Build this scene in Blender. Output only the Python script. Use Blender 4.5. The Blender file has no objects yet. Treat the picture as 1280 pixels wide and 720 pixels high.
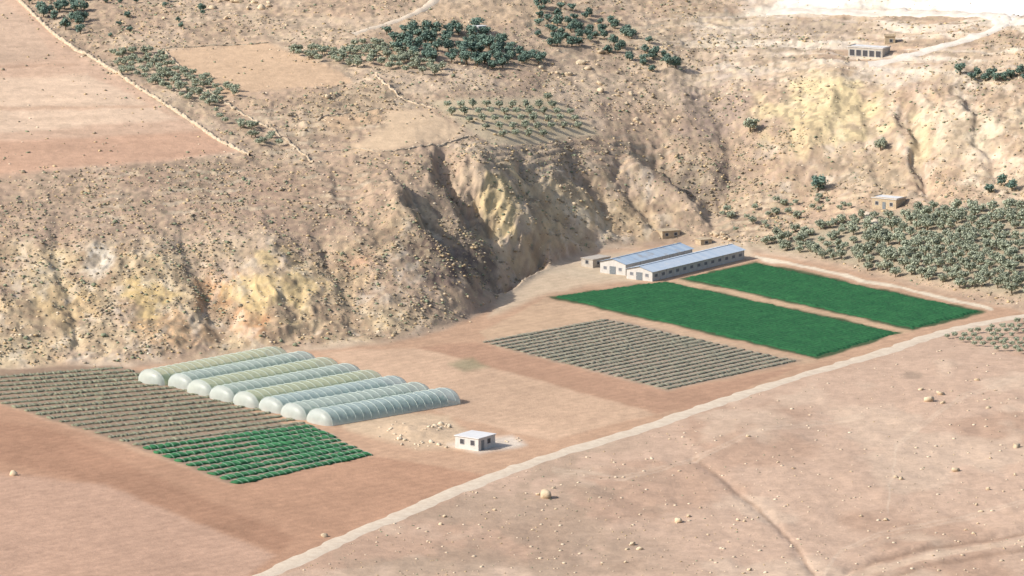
import bpy, math, random
import numpy as np
random.seed(7); rng=np.random.default_rng(11)
S=bpy.context.scene; COL=S.collection
R=math.radians
F_=6000.0; PITCH=R(9.8); HC=205.0
cp,sp=math.cos(PITCH),math.sin(PITCH)
# ---------------------------------------------------------------- noise
def _h(xi,yi,s):
    m=np.int64(0xffffffff)
    h=(xi*np.int64(374761393)+yi*np.int64(668265263)+np.int64(s)*np.int64(144269504))&m
    h=((h^(h>>13))*np.int64(1274126177))&m
    h=h^(h>>16)
    return (h&np.int64(0xffff)).astype(float)/65535.0
def vn(x,y,s=0):
    x=np.asarray(x,float); y=np.asarray(y,float)
    xf=np.floor(x); yf=np.floor(y); xi=xf.astype(np.int64); yi=yf.astype(np.int64)
    u=x-xf; v=y-yf; u=u*u*u*(u*(u*6-15)+10); v=v*v*v*(v*(v*6-15)+10)
    a=_h(xi,yi,s); b=_h(xi+1,yi,s); c=_h(xi,yi+1,s); d=_h(xi+1,yi+1,s)
    return (a*(1-u)+b*u)*(1-v)+(c*(1-u)+d*u)*v
def fbm(x,y,s=0,o=4):
    t=0;a=.5;n=0
    for i in range(o):
        t=t+a*vn(x,y,s+i*17); n+=a; a*=.5; x,y=x*1.75+y*1.05+7.1,y*1.75-x*1.05-3.7
    return t/n
def ridged(x,y,s=0,o=3):
    t=0;a=.5;n=0
    for i in range(o):
        t=t+a*(1-np.abs(2*vn(x,y,s+i*13)-1)); n+=a; a*=.5; x,y=x*1.8+y*.9+3,y*1.8-x*.9+9
    return t/n
def sst(a,b,x):
    t=np.clip((x-a)/(b-a),0,1); return t*t*(3-2*t)
_px=np.arange(-700,2001,2.0)
_cc={}
def cur(px,pts,sg=22):
    k=id(pts)
    if k not in _cc:
        y=np.interp(_px,[p[0] for p in pts],[p[1] for p in pts]); g=np.exp(-.5*(np.arange(-60,61)*2.0/sg)**2); g/=g.sum()
        _cc[k]=np.convolve(np.pad(y,60,mode='edge'),g,'valid')
    return np.interp(px,_px,_cc[k])
# ---------------------------------------------------------------- terrain layout
FL=[(-500,485),(0,466),(180,457),(350,440),(500,428),(590,400),(640,366),(680,338),(740,313),(850,303),(930,312),(1000,324),(1100,347),(1235,380),(1280,388),(1800,480)]
S1=[(-500,17),(0,17),(300,17),(450,16),(600,17),(680,20),(880,20),(960,8),(1800,7)]
Y1=[(-500,304),(0,298),(430,304),(490,266),(560,208),(700,198),(850,206),(900,228),(950,255),(1280,250),(1800,250)]
S2=[(-500,6),(450,7),(600,11),(870,11),(950,15),(1050,17),(1800,17)]
Y2=[(-500,225),(300,220),(450,160),(800,110),(950,96),(1280,84),(1800,80)]
S3=[(-500,6),(300,6.5),(500,9),(900,11),(1000,11),(1800,12)]
def slope(px,py):
    a=0.0
    k=sst(-8,14,cur(px,FL)-py); a=a*(1-k)+cur(px,S1)*k
    k=sst(-20,20,cur(px,Y1)-py); a=a*(1-k)+cur(px,S2)*k
    k=sst(-20,20,cur(px,Y2)-py); a=a*(1-k)+cur(px,S3)*k
    k=sst(-5,5,11-py)*sst(960,1100,px); a=a*(1-k)+32*k
    return a
def cliffm(px,py):
    k=sst(-4,16,cur(px,FL)-py)*(1-sst(-20,16,cur(px,Y1)-py))*sst(960,890,px)
    k2=sst(-24,24,cur(px,Y1)-py)*(1-sst(-20,20,cur(px,Y2)-py))*sst(900,980,px)
    return np.maximum(k,k2)
def gy(py):
    dy=(360-py)/F_
    return (sp-dy*cp)/(cp+dy*sp)
TPX=np.arange(-600,1901,5.0); PY0,PY1=1000,-300
TPY=np.arange(PY0,PY1-1,-1.0)
TD=np.zeros((len(TPY),len(TPX)))
TD[0]=HC/gy(PY0)
for i in range(1,len(TPY)):
    ta=np.tan(np.radians(slope(TPX,TPY[i]+.5)))
    TD[i]=TD[i-1]*(gy(TPY[i-1])+ta)/(gy(TPY[i])+ta)
def gs(A,sg):
    r=int(sg*3/5); g=np.exp(-.5*(np.arange(-r,r+1)*5.0/sg)**2); g/=g.sum(); Ap=np.pad(A,((0,0),(r,r)),mode='edge'); o=np.zeros_like(A)
    for k in range(2*r+1): o+=g[k]*Ap[:,k:k+A.shape[1]]
    return o
T1,T2,T3=gs(TD,24),gs(TD,70),gs(TD,150)
w2=sst(340,230,TPY)[:,None]; w3=sst(220,60,TPY)[:,None]
TS=T1*(1-w2)+T2*w2; TS=TS*(1-w3)+T3*w3
for i in range(1,len(TPY)): TS[i]=np.maximum(TS[i],TS[i-1]+.16)
fl_=sst(0,18,cur(TPX,FL)[None,:]-TPY[:,None]); TD=TD*(1-fl_)+TS*fl_
for i in range(1,len(TPY)): TD[i]=np.maximum(TD[i],TD[i-1]+.16)
def Dof(px,py):
    u=np.clip((px-TPX[0])/5.0,0,len(TPX)-1.001); v=np.clip(PY0-py,0,len(TPY)-1.001)
    i=np.floor(v).astype(int); j=np.floor(u).astype(int); fu=u-j; fv=v-i
    return (TD[i,j]*(1-fu)+TD[i,j+1]*fu)*(1-fv)+(TD[i+1,j]*(1-fu)+TD[i+1,j+1]*fu)*fv
def pdist(px,py,pts,sy=1.0,side=False):
    d=np.full(np.shape(px),1e9); sd=np.zeros(np.shape(px))
    for (x0,y0),(x1,y1) in zip(pts[:-1],pts[1:]):
        dx,dy=x1-x0,(y1-y0)*sy; L=dx*dx+dy*dy+1e-9
        t=np.clip(((px-x0)*dx+(py-y0)*sy*dy)/L,0,1)
        dd=np.hypot(px-x0-t*dx,(py-y0)*sy-t*dy)
        if side: sd=np.where(dd<d,((px-x0)*dy-(py-y0)*sy*dx)/np.sqrt(L),sd)
        d=np.minimum(d,dd)
    return (d,sd) if side else d
def pmask(px,py,poly,soft=2.0):
    out=np.zeros(np.shape(px))
    xs=[p[0] for p in poly]; ys=[p[1] for p in poly]; m=soft+1
    sel=(px>min(xs)-m)&(px<max(xs)+m)&(py>min(ys)-m)&(py<max(ys)+m)
    if not np.any(sel): return out
    x=px[sel];y=py[sel]; ins=np.zeros(x.shape,bool)
    n=len(poly)
    for i in range(n):
        x0,y0=poly[i];x1,y1=poly[(i+1)%n]
        if y0==y1: continue
        c=((y0>y)!=(y1>y))&(x<(x1-x0)*(y-y0)/(y1-y0)+x0); ins^=c
    d=pdist(x,y,list(poly)+[poly[0]])
    sd=np.where(ins,d,-d); out[sel]=sst(-soft,soft,sd); return out
MAIN=[(230,766),(330,720),(460,661),(600,602),(700,567),(800,537),(880,509),(960,483),(1040,459),(1110,438),(1160,421),(1210,408),(1290,393),(1420,372)]
PLATEAU=[(-500,-250),(10,-20),(90,60),(240,155),(300,192),(200,205),(0,222),(-500,228)]
FIELD2=[(200,60),(330,48),(425,88),(440,104),(370,112),(280,120)]
FIELD3=[(480,138),(535,135),(585,165),(490,185),(420,196),(480,160)]
ORCH=[(532,126),(690,120),(754,168),(620,182)]
GROVE=[(935,306),(1040,282),(1085,270),(1150,262),(1300,256),(1300,374),(1235,366),(1130,344),(1000,318)]
# folds of the slope: points, half width, depth in metres (negative is a spur)
GUL=[([(556,208),(584,246),(622,290),(658,324)],17,6.4),
     ([(604,208),(638,250),(690,300),(712,318)],22,-2.2),
     ([(500,246),(520,284),(552,322),(586,352)],24,-3.0),
     ([(530,270),(566,308),(606,340),(630,352)],22,5.0),
     ([(652,206),(688,258),(730,300)],14,2.2),([(712,206),(744,246),(776,288)],13,2.4),([(770,212),(800,250),(826,282)],12,1.6),
     ([(820,200),(852,218),(892,240)],17,5.0),([(800,205),(835,232),(870,258)],14,-1.8),([(870,100),(905,150),(918,200),(900,250)],28,2.0),
     ([(1138,150),(1146,190),(1160,240)],12,2.2),([(1216,130),(1222,170),(1246,225)],13,1.2),([(1085,135),(1092,175),(1100,222)],14,1.0),
     ([(1040,105),(1030,140),(1010,185)],34,-2.2),
     ([(228,300),(258,350),(276,415)],20,1.6),([(70,306),(85,360),(95,425)],18,1.2),([(405,315),(425,345),(440,400)],18,1.2),([(340,305),(350,350),(350,400)],26,-1.2),
     ([(0,240),(120,262),(200,290)],14,.6),([(430,235),(445,262),(480,300)],16,1.0),
     ([(868,572),(905,602),(945,632),(985,672),(1026,730)],5,.32),([(1300,664),(1180,682),(1100,700),(1040,722)],4,.35)]
TERR=[([(895,236),(1095,236),(1088,284),(940,300),(895,300)],8.,.8),([(375,100),(500,100),(505,165),(375,168)],9.,.9),([(780,40),(905,50),(965,122),(860,128)],8.5,.8),([(300,120),(380,118),(400,205),(330,200)],11,.7),([(600,0),(900,0),(960,60),(700,70)],9,.7),([(120,215),(460,205),(480,262),(100,285)],12,.35),([(560,175),(860,165),(900,215),(600,215)],9,.6)]
def wildmask(px,py):
    w=sst(-2,14,cur(px,FL)-py)
    for P_,s in ((PLATEAU,10),(FIELD2,8),(FIELD3,6),(ORCH,6),(GROVE,8)):
        w=w*(1-.9*pmask(px,py,P_,s))
    return w
def shoulder(px,py): return sst(520,440,px)*sst(305,285,py)*sst(195,225,py)
def disp(px,py,x,y):
    px,py,x,y=np.broadcast_arrays(*[np.asarray(v,float) for v in (px,py,x,y)])
    rough=cliffm(px,py); hill=sst(0,30,cur(px,FL)-py); w=wildmask(px,py)
    gold=(1-.65*sst(1.2,.6,np.hypot((px-1035)/75,(py-142)/42)))
    z=hill*2.0*(fbm(x/60,y/80,3,3)-.5)
    wx=x+20*(fbm(x/20,y/22,5,3)-.5); wy=y+20*(fbm(x/20,y/22,6,3)-.5)
    var=(.3+1.0*sst(.35,.65,fbm(x/34,y/44,33,2)))*gold
    z=z+rough*hill*var*(1.3*(ridged(wx/15+wy/60,wy/40,21,3)-.55)+1.2*(fbm(wx/9,wy/12,31,4)-.5)+.9*(ridged(wx/4.5,wy/9,35,2)-.5))
    sh=1-.6*shoulder(px,py)
    z=z+w*gold*(sh*1.1*(fbm(x/12,y/16,41,4)-.5)+(.3+.7*sh)*.9*(fbm(x/3.0,y/4.2,51,3)-.5)+.35*(fbm(x/1.2,y/1.8,55,2)-.5))
    st=w*sst(130,60,py)*sst(820,920,px)
    zz=(py+14*fbm(px/50,py/40,61,3)-px*.03)/13.0
    z=z+st*.8*(-sst(.2,.8,zz-np.floor(zz))+(zz-np.floor(zz)))
    for poly,per,am in TERR:
        k=pmask(px,py,poly,8); zz=(py+16*fbm(px/40,py/40,63,3)+.05*px)/per; fr=zz-np.floor(zz); z=z+k*w*am*(fr-sst(.75,.95,fr))
    for pts,wd,dp in GUL:
        xs=[p[0] for p in pts]; ys=[p[1] for p in pts]; m=wd*3+6
        sel=(px>min(xs)-m)&(px<max(xs)+m)&(py>min(ys)-m)&(py<max(ys)+m)
        if not np.any(sel): continue
        am=min(1,wd/10)
        qx=px[sel]+(24*(fbm(px[sel]/22,py[sel]/22,71,4)-.5))*am; qy=py[sel]+16*(fbm(px[sel]/16,py[sel]/16,73,3)-.5)*am
        d,sd=pdist(qx,qy,pts,1.0,True); ww=wd*(1.0+(.4 if dp>0 else -.35)*np.tanh(sd/6)) if wd>8 else wd
        hm=hill[sel] if ys[0]<430 else 1.0
        z=np.array(z); z[sel]-= hm*dp*np.exp(-(d/ww)**1.6)
    fore=sst(6,60,py-np.interp(px,[p[0] for p in MAIN],[p[1] for p in MAIN]))
    fore=np.where(px<330,0,fore)
    z=z+fore*(1.8*(fbm(x/38+4,y/60,81,3)-.5)+.45*(fbm(x/5,y/8,83,4)-.5))
    lf=sst(600,690,py-px*.25)*sst(420,200,px); z=z+lf*1.2*(fbm(x/30,y/60,85,2)-.5)
    d=py-np.interp(px,[1040,1100,1180,1300,1500],[716,694,676,658,640]); k=sst(1030,1150,px)
    z=z+k*(.45*np.exp(-(d/4.)**2)+.4*np.exp(-((d-24)/4.)**2))
    z=z+1.1*np.exp(-((px-520)/38)**2-((py-541)/9)**2)*(.6+.8*fbm(x/2.5,y/4,87,3))
    for cx,cy,rx,ry in ((1082,68,34,9),(1105,256,26,9),(602,41,14,6),(842,294,26,9),(1112,53,14,6),(748,332,30,8),(885,304,26,8),(815,325,50,14)):
        k=np.clip(1-np.hypot((px-cx)/rx,(py-cy)/ry)*.75,0,1); k=sst(0,.5,k); z=z*(1-k)
    return z
def surf(px,py):
    px=np.asarray(px,float);py=np.asarray(py,float); px,py=np.broadcast_arrays(px,py)
    D=Dof(px,py); dy=(360-py)/F_; t=D/(cp+dy*sp); x=t*(px-640)/F_; zb=HC-D*gy(py)
    return x,D,zb+disp(px,py,x,D)
def P(px,py):
    x,y,z=surf(np.array([px]),np.array([py])); return np.array([x[0],y[0],z[0]])
def Pf(px,py):
    D=HC/gy(py); t=D/(cp+(360-py)/F_*sp); return np.array([t*(px-640)/F_,D,0.])
def inv(x,y):
    py=360.0; px=640.0
    for k in range(4):
        px=640+F_*x*(cp+(360-py)/F_*sp)/y
        u=min(max((px-TPX[0])/5,0),len(TPX)-2); j=int(u); f=u-j
        py=np.interp(y,TD[:,j]*(1-f)+TD[:,j+1]*f,TPY)
    return px,py
def ground(x,y):
    px,py=inv(x,y); return P(px,py)[2]
# ---------------------------------------------------------------- materials
K=.82
def lin(c,k=K):
    o=[]
    for v in c:
        v=v/255.; o.append((v/12.92 if v<.04045 else ((v+.055)/1.055)**2.4)*k)
    return o
def newmat(name):
    m=bpy.data.materials.new(name); m.use_nodes=True; n=m.node_tree; b=n.nodes['Principled BSDF']; b.inputs['Specular IOR Level'].default_value=.2
    return m,n,b
def mat(name,c1,c2=None,scale=1.0,rough=.9,bump=0,bscale=None,k=K,rand=0.0,island=False,spec=.2):
    m,n,b=newmat(name); b.inputs['Roughness'].default_value=rough; b.inputs['Specular IOR Level'].default_value=spec
    L=n.links; N=n.nodes
    c1=lin(c1,k); c2=lin(c2,k) if c2 else c1
    tc=N.new('ShaderNodeTexCoord'); nz=N.new('ShaderNodeTexNoise'); nz.inputs['Scale'].default_value=scale; nz.inputs['Detail'].default_value=6; nz.inputs['Roughness'].default_value=.65
    L.new(tc.outputs['Object'],nz.inputs['Vector'])
    rp=N.new('ShaderNodeValToRGB'); rp.color_ramp.elements[0].position=.32; rp.color_ramp.elements[1].position=.68
    rp.color_ramp.elements[0].color=(*c1,1); rp.color_ramp.elements[1].color=(*c2,1)
    L.new(nz.outputs['Fac'],rp.inputs['Fac']); out=rp.outputs['Color']
    if rand:
        oi=N.new('ShaderNodeObjectInfo'); val=oi.outputs['Random']
        if island:
            g=N.new('ShaderNodeNewGeometry'); a=N.new('ShaderNodeMath'); a.operation='ADD'; L.new(val,a.inputs[0]); L.new(g.outputs['Random Per Island'],a.inputs[1])
            f=N.new('ShaderNodeMath'); f.operation='FRACT'; L.new(a.outputs[0],f.inputs[0]); val=f.outputs[0]
        mr=N.new('ShaderNodeMapRange'); mr.inputs[3].default_value=1-rand; mr.inputs[4].default_value=1+rand; L.new(val,mr.inputs[0])
        hs=N.new('ShaderNodeHueSaturation'); L.new(mr.outputs[0],hs.inputs['Value']); L.new(out,hs.inputs['Color']); out=hs.outputs['Color']
    L.new(out,b.inputs['Base Color'])
    if bump:
        bp=N.new('ShaderNodeBump'); bp.inputs['Strength'].default_value=1; bp.inputs['Distance'].default_value=bump
        n2=N.new('ShaderNodeTexNoise'); n2.inputs['Scale'].default_value=bscale or scale*3; n2.inputs['Detail'].default_value=5
        L.new(tc.outputs['Object'],n2.inputs['Vector']); L.new(n2.outputs['Fac'],bp.inputs['Height']); L.new(bp.outputs['Normal'],b.inputs['Normal'])
    return m
M={}
M['track']=mat('pale_dust',(232,217,195),(212,193,171),.5,bump=.05,bscale=2)
M['whitetrack']=mat('white_dust',(234,226,214),(214,202,188),.4,bump=.05,bscale=2)
M['wallstone']=mat('dry_stone',(214,198,174),(178,158,134),.8,bump=.1,rand=.1)
M['rock']=mat('rock',(224,206,176),(194,170,140),.6,bump=.12,bscale=2.5,rand=.15,island=True)
M['rubble']=mat('rubble',(232,218,194),(206,186,158),.8,rand=.15,island=True)
M['scrub']=mat('dry_scrub',(164,150,128),(144,133,114),.8,rand=.2,island=True,k=.98)  # lightened so the colour stands in for air haze
M['golden']=mat('golden_grass',(208,187,148),(184,161,126),.8,rand=.15,island=True,k=.85)
M['scrubgreen']=mat('green_scrub',(144,149,122),(126,133,110),.8,rand=.2,island=True,k=.98)  # same haze lift put into the colour
M['olive']=mat('olive_leaf',(168,173,152),(140,150,130),1.4,rand=.15,k=1.0)  # leaf colour paled to imitate distance haze
M['dark']=mat('evergreen_leaf',(122,142,126),(98,122,114),1.4,rand=.15,k=1.0)  # lightened and blued, haze painted into the leaf colour
M['bark']=mat('bark',(130,112,92),(100,84,68),2)
M['crop']=mat('crop_leaf',(50,108,66),(36,91,56),.2,bump=.08,bscale=1.6,k=.78)
M['rowgreen']=mat('row_leaf',(70,128,86),(52,110,72),1.0,rand=.15,island=True,k=.8)
M['rowdry']=mat('row_dry',(146,144,120),(122,125,104),1.0,rand=.18,island=True,k=.86)
M['rowgrey']=mat('row_grey',(150,143,126),(126,126,108),1.0,rand=.18,island=True,k=.86)
M['hoop']=mat('hoop_wire',(196,212,200),(176,194,182),1,k=.75)
M['plaster']=mat('white_plaster',(226,222,216),(206,202,196),.9,bump=.02,k=.8)
M['concrete']=mat('concrete',(208,200,188),(184,174,162),.8,k=.8)
M['block']=mat('stone_block',(214,196,168),(188,168,140),1.2,bump=.08,k=.78)
M['glass']=mat('dark_opening',(92,92,96),(72,72,78),2,rough=.4)
M['shutter']=mat('grey_opening',(140,142,148),(114,116,124),2,rough=.5)
M['frame']=mat('window_frame',(190,192,192),None,2)
M['door']=mat('metal_door',(140,148,152),(118,124,130),3,rough=.5)
M['slab']=mat('roof_slab',(232,232,232),(216,216,216),.7,k=.85)
M['rib']=mat('steel_rib',(190,202,196),None,2)
def roofmat(name,c1,c2,c3):
    m,n,b=newmat(name); N=n.nodes;L=n.links; tc=N.new('ShaderNodeTexCoord'); sx=N.new('ShaderNodeSeparateXYZ'); L.new(tc.outputs['Object'],sx.inputs[0])
    nz=N.new('ShaderNodeTexNoise'); nz.noise_dimensions='1D'; nz.inputs['Scale'].default_value=.55; nz.inputs['Detail'].default_value=2; L.new(sx.outputs[0],nz.inputs['W'])
    r=N.new('ShaderNodeValToRGB'); r.color_ramp.elements[0].position=.35; r.color_ramp.elements[1].position=.62
    r.color_ramp.elements[0].color=(*lin(c1,.85),1); r.color_ramp.elements[1].color=(*lin(c2,.85),1); L.new(nz.outputs['Fac'],r.inputs[0])
    n2=N.new('ShaderNodeTexNoise'); n2.inputs['Scale'].default_value=.35; n2.inputs['Detail'].default_value=6; L.new(tc.outputs['Object'],n2.inputs['Vector'])
    r2=N.new('ShaderNodeValToRGB'); r2.color_ramp.elements[0].position=.55; r2.color_ramp.elements[1].position=.7; L.new(n2.outputs['Fac'],r2.inputs[0])
    mx=N.new('ShaderNodeMixRGB'); mx.inputs[2].default_value=(*lin(c3,.85),1); L.new(r2.outputs[0],mx.inputs[0]); L.new(r.outputs[0],mx.inputs[1]); L.new(mx.outputs[0],b.inputs['Base Color'])
    b.inputs['Roughness'].default_value=.5; b.inputs['Specular IOR Level'].default_value=.3
    return m
M['roofA']=roofmat('pale_blue_roof_sheet',(188,204,220),(202,214,226),(210,218,226))
M['roofB']=roofmat('worn_roof_sheet',(170,190,210),(190,206,220),(172,174,176))
def plastic(name,c,tr):
    m,n,b=newmat(name); N=n.nodes;L=n.links; tc=N.new('ShaderNodeTexCoord')
    nz=N.new('ShaderNodeTexNoise'); nz.inputs['Scale'].default_value=.5; nz.inputs['Detail'].default_value=5; L.new(tc.outputs['Object'],nz.inputs['Vector'])
    r=N.new('ShaderNodeValToRGB'); r.color_ramp.elements[0].position=.3; r.color_ramp.elements[1].position=.7
    a=lin(c,.98); r.color_ramp.elements[0].color=(*[v*.84 for v in a],1); r.color_ramp.elements[1].color=(*a,1); L.new(nz.outputs['Fac'],r.inputs[0]); L.new(r.outputs[0],b.inputs['Base Color'])
    b.inputs['Roughness'].default_value=.4; b.inputs['Specular IOR Level'].default_value=.6
    t=N.new('ShaderNodeBsdfTranslucent'); L.new(r.outputs[0],t.inputs[0]); m1=N.new('ShaderNodeMixShader'); m1.inputs[0].default_value=.42; L.new(b.outputs[0],m1.inputs[1]); L.new(t.outputs[0],m1.inputs[2])
    t=N.new('ShaderNodeBsdfTransparent'); ms=N.new('ShaderNodeMixShader'); ms.inputs[0].default_value=tr; L.new(m1.outputs[0],ms.inputs[1]); L.new(t.outputs[0],ms.inputs[2])
    L.new(ms.outputs[0],N['Material Output'].inputs['Surface']); return m
M['film']=[plastic('greenhouse_film_a',(222,236,226),.3),plastic('greenhouse_film_b',(232,238,204),.32),plastic('greenhouse_film_c',(216,234,232),.28)]
M['filmend']=plastic('greenhouse_end_film',(234,240,234),.24)
# ---------------------------------------------------------------- mesh helpers
def npmesh(name,V,F,smooth=False):
    V=np.asarray(V,np.float32); F=np.asarray(F,np.int32); me=bpy.data.meshes.new(name)
    me.vertices.add(len(V)); me.vertices.foreach_set('co',V.ravel())
    k=F.shape[1]; me.loops.add(F.size); me.loops.foreach_set('vertex_index',F.ravel())
    me.polygons.add(len(F)); me.polygons.foreach_set('loop_start',np.arange(0,F.size,k,dtype=np.int32))
    try: me.polygons.foreach_set('loop_total',np.full(len(F),k,np.int32))
    except Exception: pass
    me.update(calc_edges=True); me.validate()
    if smooth: me.polygons.foreach_set('use_smooth',np.ones(len(me.polygons),bool))
    return me
def link(name,me,m,parent=None,**kw):
    o=bpy.data.objects.new(name,me); COL.objects.link(o)
    if m is not None and len(me.materials)==0: me.materials.append(m)
    if parent: o.parent=parent
    for k,v in kw.items(): o[k]=v
    return o
def empty(name,loc,rz=0,**kw):
    o=bpy.data.objects.new(name,None); COL.objects.link(o); o.location=loc; o.rotation_euler=(0,0,rz); o.empty_display_size=.5
    for k,v in kw.items(): o[k]=v
    return o
class MB:
    def __init__(s): s.v=[];s.f=[]
    def box(s,x0,x1,y0,y1,z0,z1):
        b=len(s.v); s.v+=[(x0,y0,z0),(x1,y0,z0),(x1,y1,z0),(x0,y1,z0),(x0,y0,z1),(x1,y0,z1),(x1,y1,z1),(x0,y1,z1)]
        s.f+=[tuple(b+i for i in q) for q in ((0,3,2,1),(4,5,6,7),(0,1,5,4),(1,2,6,5),(2,3,7,6),(3,0,4,7))]; return s
    def poly(s,pts): b=len(s.v); s.v+=[tuple(p) for p in pts]; s.f.append(tuple(range(b,b+len(pts)))); return s
    def tube(s,pts,r0,r1=None,n=6):
        r1=r0 if r1 is None else r1; b=len(s.v); m=len(pts)
        for i,p in enumerate(pts):
            p=np.array(p,float); q=np.array(pts[min(i+1,m-1)],float)-np.array(pts[max(i-1,0)],float); q/=np.linalg.norm(q)+1e-9
            u=np.cross(q,(0,0,1) if abs(q[2])<.9 else (1,0,0)); u/=np.linalg.norm(u); w=np.cross(q,u); r=r0+(r1-r0)*i/(m-1)
            for k in range(n):
                a=2*math.pi*k/n; s.v.append(tuple(p+r*(u*math.cos(a)+w*math.sin(a))))
        for i in range(m-1):
            for k in range(n):
                s.f.append((b+i*n+k,b+i*n+(k+1)%n,b+(i+1)*n+(k+1)%n,b+(i+1)*n+k))
        return s
    def mesh(s,name): me=bpy.data.meshes.new(name); me.from_pydata(s.v,[],s.f); me.update(); return me
    def obj(s,name,m,parent=None,**kw): return link(name,s.mesh(name),m,parent,**kw)
import bmesh
def ico(sub):
    bm=bmesh.new(); bmesh.ops.create_icosphere(bm,subdivisions=sub,radius=1); bm.verts.ensure_lookup_table()
    V=np.array([v.co[:] for v in bm.verts]); F=np.array([[v.index for v in f.verts] for f in bm.faces]); bm.free(); return V,F
I1=ico(1); I2=ico(2)
def blobs(pos,scl,jag=.35,base=I2,squash=None,seed=1,rot=True):
    r=np.random.default_rng(seed); V0,F0=base; n=len(pos); nv=len(V0)
    rad=1+jag*(r.random((n,nv))*2-1); V=V0[None]*rad[...,None]
    if rot:
        ang=r.random(n)*6.28; c,s=np.cos(ang),np.sin(ang)
        X=V[...,0]*c[:,None]-V[...,1]*s[:,None]; Y=V[...,0]*s[:,None]+V[...,1]*c[:,None]; V=np.stack([X,Y,V[...,2]],-1)
    V=V*np.asarray(scl)[:,None,:]+np.asarray(pos)[:,None,:]
    F=(F0[None]+(np.arange(n)*nv)[:,None,None]).reshape(-1,3)
    return V.reshape(-1,3),F
# ---------------------------------------------------------------- terrain mesh
gx=np.concatenate([np.arange(-560,-40,14.),np.arange(-40,1321,1.8),np.arange(1330,1860,14.)])
gyv=np.concatenate([np.arange(980,750,-8.),np.arange(750,470,-1.8),np.arange(470,-21,-1.4),np.arange(-30,-290,-10.)])
PXg,PYg=np.meshgrid(gx,gyv)
X,Y,Z=surf(PXg,PYg)
def C(*c): return np.array(lin(c))
def mixc(c,col,k): return c*(1-k[...,None])+np.asarray(col)*k[...,None]
qx=PXg+7*(fbm(X/6,Y/8,101,3)-.5); qy=PYg+5*(fbm(X/6+9,Y/8,103,3)-.5)
col=np.zeros(PXg.shape+(3,))+C(194,168,144)
n1=fbm(X/22,Y/28,111,4); n2=fbm(X/7,Y/9,113,4); n3=fbm(X/60,Y/80,115,3); n4=fbm(X/2.2,Y/2.6,117,3)
col=mixc(col,C(209,186,161),sst(.45,.65,n1)); col=mixc(col,C(173,150,130),sst(.48,.66,n2)*.6)
fl=sst(-3,5,qy-cur(qx,FL)); col=mixc(col,C(200,165,137),fl)
rough=cliffm(PXg,PYg)*(1-fl)
left=rough*sst(620,480,PXg)
cl=np.zeros_like(col)+C(210,187,152); cl=mixc(cl,C(188,162,134),sst(.42,.6,n2)); cl=mixc(cl,C(226,206,170),sst(.58,.72,fbm(X/9,Y/14,121,3))*.7)
col=mixc(col,cl,left*sst(.36,.56,fbm(X/30,Y/22,123,3))*.9)
col=mixc(col,C(184,156,134),shoulder(PXg,PYg)*.6)
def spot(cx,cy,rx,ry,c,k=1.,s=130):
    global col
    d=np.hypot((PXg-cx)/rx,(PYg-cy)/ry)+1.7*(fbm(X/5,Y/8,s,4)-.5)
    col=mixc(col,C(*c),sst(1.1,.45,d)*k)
spot(125,325,22,24,(242,230,210),.85,131); spot(60,335,40,26,(222,200,160),.7,132)
spot(272,355,30,40,(218,168,122),.85,133); spot(310,395,26,32,(206,158,118),.8,134); spot(350,360,60,40,(226,199,146),.85,135)
spot(120,420,90,24,(220,197,160),.7,136); spot(185,368,34,34,(226,197,140),.85,137); spot(430,345,36,28,(212,184,146),.6,138); spot(70,380,50,30,(216,187,140),.7,165); spot(220,410,50,24,(212,172,128),.7,166)
spot(450,325,40,12,(202,162,132),.7,140)
spot(700,255,95,42,(224,200,160),.8,141); spot(625,240,28,38,(230,204,154),.9,142); spot(790,270,60,30,(208,181,144),.6,143); spot(690,300,60,18,(206,179,142),.7,144)
spot(552,322,64,46,(112,98,92),.92,145); spot(600,290,26,40,(128,112,102),.7,167); spot(550,236,18,30,(132,116,104),.7,146); spot(650,203,110,13,(172,152,132),.6,147)  # dark scree, with the shaded gully banks painted into the ground colour
spot(866,222,64,22,(130,116,108),.85,148); spot(900,130,60,50,(174,153,140),.7,149); spot(930,235,60,30,(188,166,142),.5,150)  # first spot paints the shade of the hollow above the sheds
spot(1035,140,76,44,(230,210,164),.9,151); spot(1010,178,50,25,(222,200,158),.8,152); spot(1215,180,80,55,(222,205,178),.85,153); spot(1150,175,18,36,(226,206,162),.6,154)
spot(1240,205,50,22,(214,187,162),.6,155); spot(1090,210,60,26,(196,177,150),.6,156); spot(1180,110,90,14,(182,162,144),.6,157)
spot(960,45,130,30,(216,199,180),.8,158); spot(1090,36,120,12,(202,184,164),.6,159)
spot(1140,95,90,16,(222,208,190),.6,162); spot(1180,66,40,10,(192,174,156),.7,163); spot(700,60,120,40,(188,166,144),.6,164)
quar=sst(15,8,qy)*sst(900,1040,PXg)
strk=np.clip(left+rough*sst(880,980,PXg)+rough*sst(600,660,PXg)*sst(880,820,PXg),0,1)*(1-.6*sst(1.2,.6,np.hypot((PXg-1035)/75,(PYg-142)/42)))
sv=fbm((X+6*fbm(X/8,Y/8,171,3))/3,Y/7,173,4); col=mixc(col,C(238,224,202),sst(.58,.74,sv)*strk*.4); col=mixc(col,C(160,137,114),sst(.47,.32,sv)*strk*.5)
sb=fbm(X/30,(PYg+12*fbm(X/20,Y/20,181,3))/5,183,4); tr=sst(120,70,PYg)*sst(780,920,PXg)*sst(14,24,PYg); col=mixc(col,C(232,220,202),sst(.5,.64,sb)*tr*.7); col=mixc(col,C(164,147,130),sst(.47,.34,sb)*tr*.6)
wm=wildmask(PXg,PYg)
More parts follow.
